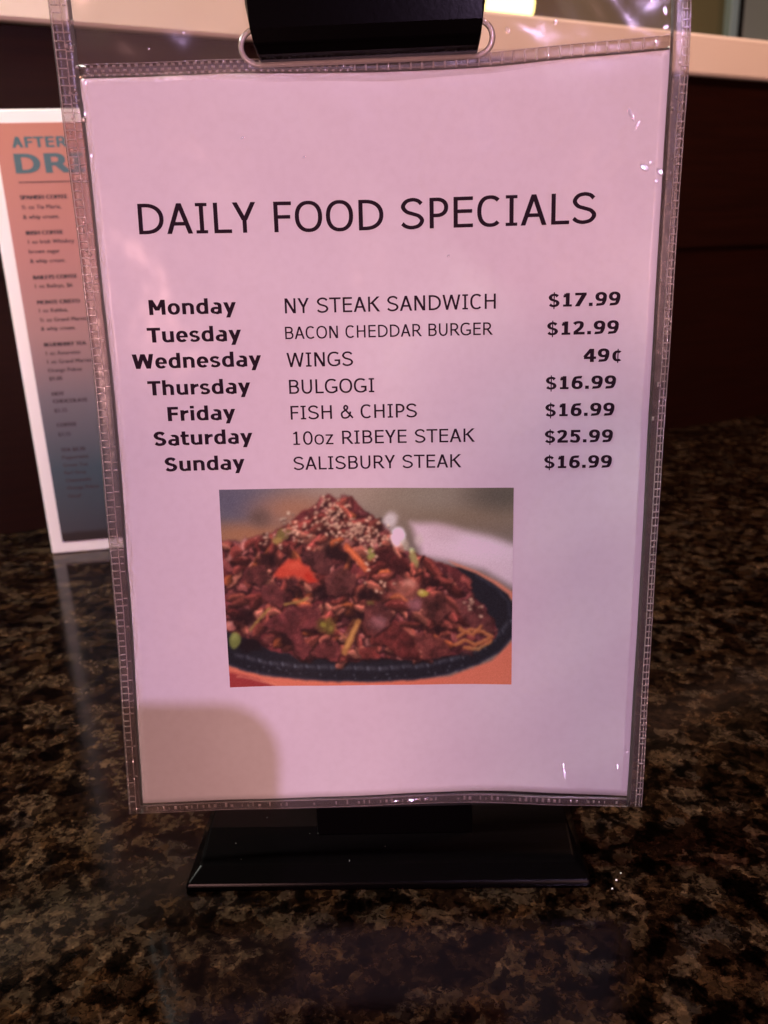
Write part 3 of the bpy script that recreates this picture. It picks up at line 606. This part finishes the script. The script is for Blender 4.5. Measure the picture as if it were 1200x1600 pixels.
for a, b in zip(edge, edge[1:]+edge[:1]): F.append([b, a, M_+a, M_+b])
o = put('paper', mesh('paper', V, F), m_paper, sheet, True)

TILT = -.0125
def print_line(name, text, bold, x0, y0, width, cap):
    g, wd = set_line(text, bold); k = width/wd; ky = cap/CAP; V = []; F = []
    for i, q in enumerate(g):
        b = len(V)
        for px, py in q:
            x, y = px*k, py*ky
            V.append(sp(x0+x-y*TILT*.8, y0+y+x*TILT, .05+.0022*(i % 23)))
        F.append(list(range(b, b+len(q))))
    return put(name, mesh(name, V, F), m_ink, sheet)
print_line('heading', 'DAILY FOOD SPECIALS', False, 15.6, 168.15, 121.3, 7.75)
for text, x, y, wd in (('Monday', 16.3, 147.2, 23.5), ('Tuesday', 15.1, 139.85, 25.6), ('Wednesday', 10.4, 132.9, 35.3), ('Thursday', 13.9, 125.5, 28.3), ('Friday', 18.7, 118.2, 18.8), ('Saturday', 14.3, 111.4, 27.5), ('Sunday', 16.7, 104.0, 22.4)):
    print_line('day_name', text, True, x, y, wd, 3.95)
for text, x, y, wd, c in (('NY STEAK SANDWICH', 53., 146.4, 57.6, 4.0), ('BACON CHEDDAR BURGER', 52.7, 139.5, 57.1, 3.35), ('WINGS', 52.7, 131.9, 18.4, 3.9), ('BULGOGI', 52.9, 124.5, 23.8, 3.9), ('FISH & CHIPS', 52.9, 117.3, 35.6, 3.85), ('10oz RIBEYE STEAK', 53.2, 110.1, 51.4, 3.8), ('SALISBURY STEAK', 52.9, 102.9, 47.8, 3.8)):
    print_line('dish_name', text, False, x, y, wd, c)
for text, x, y, wd in (('$17.99', 124.8, 145.6, 18.9), ('$12.99', 124.5, 138.15, 19.0), ('49\u00a2', 134.3, 130.6, 10.1), ('$16.99', 124.3, 123.45, 18.9), ('$16.99', 124.2, 116.0, 18.8), ('$25.99', 124.1, 108.6, 18.7), ('$16.99', 124.0, 101.4, 18.7)):
    print_line('price', text, True, x, y, wd, 3.55)
# the food picture: one ink colour per dot of the print
ink = paint_food(); ny, nx = ink.shape[:2]
Q = [(29.9, 37.3), (114.8, 35.9), (115.5, 96.0), (31.3, 98.1)]
V = []; C_ = []
for j in range(ny+1):
    for i in range(nx+1):
        s, t_ = i/nx, j/ny
        V.append(sp(*[(1-s)*(1-t_)*Q[0][k]+s*(1-t_)*Q[1][k]+s*t_*Q[2][k]+(1-s)*t_*Q[3][k] for k in (0, 1)], .04))
me = mesh('printed_photo', V, [[j*(nx+1)+i, j*(nx+1)+i+1, (j+1)*(nx+1)+i+1, (j+1)*(nx+1)+i] for j in range(ny) for i in range(nx)])
at = me.color_attributes.new('ink', 'FLOAT_COLOR', 'POINT')
pad = np.pad(ink, ((0, 1), (0, 1), (0, 0)), 'edge'); rgba = np.ones((ny+1, nx+1, 4), np.float32); rgba[..., :3] = pad
at.data.foreach_set('color', rgba.ravel())
o = put('printed_photo', me, m_photo, sheet, True)
o['label'] = 'printed photo of a heap of beef on a black iron plate'

# ---------------------------------------------------------------- the clear vinyl sleeve
OL = smooth_line([(-4, -2.9), (-2, 44.9), (-1.2, 74.5), (-1, 91.6), (-.4, 121.7), (-.3, 146.4), (-.4, 163.7), (-.7, 179.2), (-1.1, 192), (-1.2, 203.4), (-1.8, 224.5), (-2.1, 240)], 1, 90)
OR = smooth_line([(154.5, -4.7), (155.1, 33.7), (155.6, 76.7), (157.3, 144.4), (157.8, 170.1), (158.3, 187.1), (158.7, 201.6), (158.8, 217.7), (158.8, 240)], 1, 90)
OB = smooth_line([(-4, -2.9), (39.2, -3.7), (85.1, -3.8), (101.7, -3.4), (118.3, -4), (154.5, -4.7)], 0)
sl = root('plastic_sleeve', tuple(S(78, 212)), 'clear vinyl sleeve with welded edges and a wide slot, hung on the black hook', 'sign sleeve')
def vp(x, y, h=0.): return local(sl, S(x, y, h))
def at_y(P, y): return along(P, (y-P[0][1])/(P[-1][1]-P[0][1]))[0]
def band(name, fn, ns, nt, m, h0, h1):
    """A welded strip: fn(s, t) -> (x, y) on the sleeve, between h0 and h1 off the sheet."""
    V = []; F = []
    for h in (h1, h0):
        for j in range(nt+1):
            for i in range(ns+1): V.append(vp(*fn(i/ns, j/nt), h))
    K = (ns+1)*(nt+1)
    for j in range(nt):
        for i in range(ns):
            a = j*(ns+1)+i; F.append([a, a+1, a+ns+2, a+ns+1]); F.append([K+a+ns+1, K+a+ns+2, K+a+1, K+a])
    edge = list(range(ns+1))+[j*(ns+1)+ns for j in range(1, nt+1)]+[nt*(ns+1)+i for i in range(ns-1, -1, -1)]+[j*(ns+1) for j in range(nt-1, 0, -1)]
    for a, b in zip(edge, edge[1:]+edge[:1]): F.append([b, a, K+a, K+b])
    return put(name, mesh(name, V, F), m, sl, True)
def fl_(s, t):
    y = -2.9+(240+2.9)*t; a = at_y(OL, y); return a+s*(max(at_y(PL, min(max(y, .6), 207.2))+.35-a, 3.6) if y < 207.2 else 5.6), y
def fr_(s, t):
    y = -4.6+(240+4.6)*t; a = at_y(OR, y); return a-(1-s)*max(a-at_y(PR, min(max(y, -.8), 207.4))+.3, 3.6), y
def fb_(s, t):
    x = -.2+150.3*s; y0 = along(OB, (x+4)/158.5, 0)[1]; return x, y0+t*3.3
TS = smooth_line([(3.2, 209.9), (46.5, 210.6), (50.3, 210.3), (78.2, 209.7), (106.4, 209.4), (131, 210.2), (154, 210.4)], 0)
def ft_(s, t):
    x = 4.2+149.6*s; y1 = along(TS, (x-3.2)/150.8, 0)[1]; return x, (y1-3.4)+3.4*t
band('side_seam', fl_, 3, 90, m_seam, .05, .17); band('side_seam', fr_, 3, 90, m_seam, .05, .17)
band('bottom_seam', fb_, 50, 3, m_seam, .05, .17); band('pocket_seam', ft_, 50, 3, m_seam, .20, .30)
# raised weld pattern on the seams
RV = []; RF = []
def rib(fn, s0, s1, t0, t1, h, z=.18):
    b = len(RV)
    for (s, t_) in ((s0, t0), (s1, t0), (s1, t1), (s0, t1)): RV.append(vp(*fn(s, t_), z))
    e = .22
    for (s, t_) in ((s0+(s1-s0)*e, t0+(t1-t0)*e), (s1-(s1-s0)*e, t0+(t1-t0)*e), (s1-(s1-s0)*e, t1-(t1-t0)*e), (s0+(s1-s0)*e, t1-(t1-t0)*e)): RV.append(vp(*fn(s, t_), z+h))
    RF.append([b+4, b+5, b+6, b+7])
    for i in range(4): RF.append([b+i, b+(i+1) % 4, b+4+(i+1) % 4, b+4+i])
rnd = random.Random(3)
for fn, cols, rails, H in ((fl_, ((.10, .50), (.56, .84)), (.08, .52), 243.), (fr_, ((.60, .94),), (.58, .80, .96), 244.6)):
    for ci, (a, b) in enumerate(cols):
        y = 4.; 
        while y < 238:
            if not (ci == 1 and rnd.random() < (.55 if y < 150 else .25)) and (y > 22 or rnd.random() < .5):
                j = rnd.uniform(-.25, .25); rib(fn, a+rnd.uniform(-.03, .05), b+rnd.uniform(-.06, .04), (y+j)/H, (y+j+.42)/H, rnd.uniform(.10, .28))
            y += 2.12
    for r_ in rails:
        for k in range(120): rib(fn, r_-.03, r_+.03, k/120, (k+1)/120, .14)
    for _ in range(26):                             # wrinkled, shiny spots in the upper corners
        y = rnd.triangular(150, 238, 215) if fn is fl_ else rnd.triangular(110, 238, 205); s = rnd.uniform(.15, .9)
        rib(fn, s, s+rnd.uniform(.05, .2), y/H, (y+rnd.uniform(.3, 1.3))/H, rnd.uniform(.2, .5))
x = .006
while x < .99:
    if x > .46: rib(ft_, x, x+.0042, .08, .97, .22, .31)
    else:
        for a in (.06, .38, .70): rib(ft_, x+(.006 if a == .38 else 0), x+(.012 if a == .38 else .006), a, a+.2, .2, .31)
    x += .0195 if x > .46 else .0125
for k in range(60): rib(ft_, k/60, (k+1)/60, .93, .99, .15, .31)
x = .01
while x < .985:
    if rnd.random() < .75: rib(fb_, x, x+rnd.uniform(.002, .006), .3, .3+rnd.uniform(.2, .45), rnd.uniform(.06, .2))
    x += .0115
for k in range(80):
    rib(fb_, k/80, (k+1)/80, .02, .08, .12); rib(fb_, k/80, (k+1)/80, .80, .86, .10)
o = put('weld_ribs', mesh('weld_ribs', RV, RF), m_rib, sl); o['kind'] = 'stuff'
# the back film behind the sheet and the open flap above it, with the slot cut through
from mathutils.geometry import delaunay_2d_cdt
def film(name, outline, hole, m, h, step=6., ripple=None):
    P = [Vector(q) for q in outline]; n = len(P); E_ = [(i, (i+1) % n) for i in range(n)]
    if hole:
        k = len(hole); P += [Vector(q) for q in hole]; E_ += [(n+i, n+(i+1) % k) for i in range(k)]
    xs = [q[0] for q in outline]; ys = [q[1] for q in outline]
    def inside(x, y, poly):
        c = False
        for (ax, ay), (bx, by) in zip(poly, poly[1:]+poly[:1]):
            if (ay > y) != (by > y) and x < (bx-ax)*(y-ay)/(by-ay)+ax: c = not c
        return c
    y = min(ys)+step/2
    while y < max(ys):
        x = min(xs)+step/2
        while x < max(xs):
            if inside(x, y, outline) and not (hole and inside(x, y, hole)): P.append(Vector((x, y)))
            x += step
        y += step
    vs, es, fs, *_r = delaunay_2d_cdt(P, E_, [], 1, 1e-5)
    F = []
    for f in fs:
        c = sum((vs[i] for i in f), Vector((0, 0)))/len(f)
        if not (hole and inside(c.x, c.y, hole)): F.append(list(f))
    return put(name, mesh(name, [vp(q.x, q.y, h+(ripple(q.x, q.y) if ripple else 0)) for q in vs], F), m, sl, True)
slot = []
for cx_, a0 in ((50.4, 90), (105.4, -90)):
    for k in range(13): a = R(a0+180*k/12); slot.append((cx_+4.3*math.cos(a), 213.2+3.9*math.sin(a)))
yl = [(-2.9+12*i) for i in range(18)]+[209.]
back = [(at_y(OL, y)+.3, y) for y in yl]+[(at_y(OR, y)-.3, y) for y in yl[::-1]]
film('back_film', back, None, m_back, -.6, 7.)
yt = [210.0+i*4.28 for i in range(8)]
flap = [(at_y(OL, y)+5.5, y) for y in yt]+[(at_y(OR, y)-4.4, y) for y in yt[::-1]]
flap = flap[::-1]
flap += [(x, along(TS, (x-3.2)/150.8, 0)[1]-.3) for x in range(10, 150, 7)]
o = film('upper_flap', flap, [(x, max(y, 210.6)) for x, y in slot], m_film, .1, 2.2, lambda x, y: min(1, (y-209)/7.)*(.50*math.sin(x*.21+y*.13+.4)+.36*math.sin(x*.12-y*.27+1)+.14*math.sin(x*.5+y*.35)))
# thick welded rim of the slot
V = []; F = []; n = len(slot); kk = 8
for i, (x, y) in enumerate(slot):
    px, py = slot[i-1]; qx, qy = slot[(i+1) % n]; tx, ty = qx-px, qy-py; l = math.hypot(tx, ty); nx_, ny_ = ty/l, -tx/l
    for k in range(kk):
        a = 2*math.pi*k/kk; V.append(vp(x+nx_*(.5+.75*math.cos(a)), y+ny_*(.5+.75*math.cos(a)), .2+.55*math.sin(a)))
for i in range(n):
    for k in range(kk): F.append([i*kk+k, ((i+1) % n)*kk+k, ((i+1) % n)*kk+(k+1) % kk, i*kk+(k+1) % kk])
put('slot_rim', mesh('slot_rim', V, F), m_rib, sl, True)
# small creases where the film stands off the sheet
LAMP = Vector((.322, -1.476, 1.151))
def crease(x, y, lx, ly, rot, kx=0., ky=0.):
    """A pucker of film standing off the sheet: a small facet turned up to the spotlight, with soft sides."""
    P = S(x, y); e = .4; H = ((CAM-P).normalized()+(LAMP-P).normalized()).normalized(); hn = H.dot(UN)
    gx = -H.dot(UX)/hn-(bow(x+e, y)-bow(x-e, y))/(2*e)+kx; g = -H.dot(UY)/hn-(bow(x, y+e)-bow(x, y-e))/(2*e)+ky
    V = []; F = []; n = 16; K = 7; c, s = math.cos(R(rot)), math.sin(R(rot)); h = .02+abs(g)*math.hypot(lx*s, ly*c)*.75+abs(gx)*math.hypot(lx*c, ly*s)*.75
    for k in range(K+1):
        r = 1-k/K; q = min(1, (1-r)/.36); q = q*q*(3-2*q)
        for i in range(n):
            a = 2*math.pi*i/n; u, v = lx*r*math.cos(a), ly*r*math.sin(a); dx, dy = u*c-v*s, u*s+v*c
            V.append(vp(x+dx, y+dy, .09+q*max(h+g*dy+gx*dx, 0)))
    for k in range(K):
        for i in range(n): F.append([k*n+i, k*n+(i+1) % n, (k+1)*n+(i+1) % n, (k+1)*n+i])
    put('film_crease', mesh('film_crease', V, F), m_crease, sl, True)
for q in ((148.9, 179.8, 1.3, .7, -35), (150.5, 180.8, .6, .5, 20), (152.9, 178.4, 1.3, .7, -40), (152.0, 176.4, .5, .5, 0), (145.2, 192.5, .5, 2.0, 28, .09), (146.8, 190.0, .4, 1.3, -30, .08, .05), (98, 160, .5, .3, 40, .1), (60.3, 186.3, .5, .3, 30, .1), (44.5, 191.5, .6, .3, 30, .1),
          (152.6, 216.2, .5, 1.3, 10), (152.8, 212.4, .7, .7, 0), (149.5, 219.5, .4, 1.2, -15, .1), (114, 214.5, .6, .9, 20, .1), (126, 215.5, .5, .8, -20, .1), (22, 213.5, .5, .4, 0, .1), (31, 217, .4, .4, 0, .12), (5.6, 205.5, .4, .6, 0), (4.6, 198, .4, .5, 0), (5.2, 188, .4, .4, 0),
          (130.8, 6.6, .45, 1.6, 4), (130.5, 9.4, .35, .7, -8), (146.5, 9.2, .55, .8, 5), (149.4, 14.3, .35, .35, 0), (84, -2.2, 2.6, .4, 0), (79, -2.4, 1.2, .35, 0), (88.5, -2.1, .8, .35, 0)):
    crease(*q)

# ---------------------------------------------------------------- the drinks card standing behind, on the bar top
C0 = Vector((-.22901141, .51876099, 0)); CA = R(8)
card = bpy.data.objects.new('drinks_card', None); COL.objects.link(card); card.location = C0; card.rotation_euler = (0, 0, CA)
tag(card, 'white bordered drinks card with an orange to slate print, standing behind the sleeve', 'drinks menu')
CW, CH = .152, .277
def cbox(name, x0, x1, y0, y1, z0, z1, m): return put(name, mesh(name, *prism([(x0, y0), (x1, y0), (x1, y1), (x0, y1)], z0, z1)), m, card)
o = cbox('card', 0, CW, 0, .003, .0004, CH, m_card); bev(o, .0006)
cbox('printed_panel', .0078, CW-.0078, -.0002, -.00005, .0082, .2697, m_print)
def card_line(name, text, bold, x, z, width, cap, m):
    g, wd = set_line(text, bold); k = width*.001/wd if width else cap*.001/CAP; V = []; F = []
    for i, q in enumerate(g):
        b = len(V)
        for px, py in q: V.append((x*.001+px*k, -.00026-.000003*(i % 19), z*.001+py*cap*.001/CAP))
        F.append(list(range(b, b+len(q))))
    put(name, mesh(name, V, F), m, card)
card_line('title', 'AFTER', True, 16.6, 256.2, 32.5, 6.0, m_teal)
card_line('title', 'DRINKS', True, 16.4, 242., 86., 11., m_teal)
cbox('rule', .017, .110, -.00032, -.00021, .2368, .2374, m_dark)
def small(text, bold, x, z, cap=2.4):                # small print, set in the built-in face
    c = bpy.data.curves.new('small_print', 'FONT'); c.body = text; c.size = cap*.001/.70; c.space_character = 1.06; c.resolution_u = 3
    tmp = bpy.data.objects.new('small_print', c); COL.objects.link(tmp)
    dg = bpy.context.evaluated_depsgraph_get(); me = bpy.data.meshes.new_from_object(tmp.evaluated_get(dg)); bpy.data.objects.remove(tmp)
    vs = [v.co.copy() for v in me.vertices]; fs = [list(f.vertices) for f in me.polygons]; V = []; F = []
    for dx in ((0, .0002, .0004, .0006) if bold else (0, .00014, .00028)):
        b = len(V); V += [(x*.001+v.x+dx, -.00026-dx*.02, z*.001+v.y) for v in vs]; F += [[i+b for i in f] for f in fs]
    put('small_print', mesh('small_print', V, F), m_dark, card)
for tx, b, z in (('SPANISH COFFEE', 1, 227.5), ('\u00bd oz Tia Maria,', 0, 222.), ('& whip cream.', 0, 216.4), ('IRISH COFFEE', 1, 207.2), ('1 oz Irish Whiskey', 0, 202.), ('brown sugar', 0, 196.4), ('& whip cream.', 0, 190.8), ('BAILEYS COFFEE', 1, 181.), ('1 oz Baileys, $6', 0, 175.8), ('MONTE CRISTO', 1, 166.), ('1 oz Kahlua,', 0, 161.), ('\u00bd oz Grand Marnier', 0, 155.2), ('& whip cream.', 0, 149.8), ('BLUEBERRY TEA', 1, 139.8), ('1 oz Amaretto', 0, 134.4), ('1 oz Grand Marnier', 0, 129.), ('Orange Pekoe', 0, 123.6), ('$9.00', 0, 118.3), ('HOT', 1, 108.4), ('CHOCOLATE', 1, 103.5), ('$3.25', 0, 97.5), ('COFFEE', 1, 87.9), ('$3.25', 0, 81.7), ('TEA $3.25', 1, 71.2), ('Peppermint', 0, 66.), ('Green Tea', 0, 60.7), ('Earl Grey', 0, 55.5), ('Chamomile', 0, 50.2), ('Orange Pekoe', 0, 45.), ('Decaf', 0, 39.2)):
    small(tx, b, 16.2, z)

# ---------------------------------------------------------------- three white specks by the foot, standing in for glints
m_glint, t, p, _ = mat('glint_white'); p.inputs['Base Color'].default_value = (.86, .85, .84, 1); p.inputs['Roughness'].default_value = .25; bumpy(t, p, 3000, .0001, .4)
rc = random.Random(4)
for x, y, r, lb in ((.0695, .2031, .00026, 'tiny white speck standing in for a glint by the foot, farthest of three from the viewer'), (.0673, .2002, .00032, 'tiny white speck standing in for a glint by the foot, the middle one of three'), (.0651, .1969, .00028, 'tiny white speck standing in for a glint by the foot, closest of three to the viewer')):
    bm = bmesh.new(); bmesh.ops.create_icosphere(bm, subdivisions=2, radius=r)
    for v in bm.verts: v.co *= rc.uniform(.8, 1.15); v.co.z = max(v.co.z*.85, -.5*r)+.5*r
    me = bpy.data.meshes.new('glint_speck'); bm.to_mesh(me); bm.free()
    o = put('glint_speck', me, m_glint); o.location = (x, y, .00002); tag(o, lb, 'glint_speck', 'white specks standing in for glints beside the black foot')

# ---------------------------------------------------------------- the phone the picture is taken with: it stands in the violet light
ph = bpy.data.objects.new('smartphone', None); COL.objects.link(ph); tag(ph, 'dark smartphone held up to take the picture of the sign', 'phone')
ph.matrix_world = Matrix(((CX.x, CU.x, -CF.x, CAM.x), (CX.y, CU.y, -CF.y, CAM.y), (CX.z, CU.z, -CF.z, CAM.z), (0, 0, 0, 1)))
def rounded(x0, x1, y0, y1, r, n=8):
    return [(cx_+r*math.cos(R(a+90*k/n)), cy_+r*math.sin(R(a+90*k/n))) for cx_, cy_, a in ((x1-r, y1-r, 0), (x0+r, y1-r, 90), (x0+r, y0+r, 180), (x1-r, y0+r, 270)) for k in range(n+1)]
o = put('phone_body', mesh('phone_body', *prism(rounded(-.062, .011, -.137, .011, .0155), .0012, .0088)), m_black, ph); bev(o, .0012)
m_scr, t, p, _ = mat('phone_glass'); p.inputs['Base Color'].default_value = (.01, .01, .012, 1); p.inputs['Roughness'].default_value = .08; bumpy(t, p, 30, .0001, .1)
put('phone_screen', mesh('phone_screen', *prism(rounded(-.059, .008, -.134, .008, .009), .0089, .0092)), m_scr, ph)
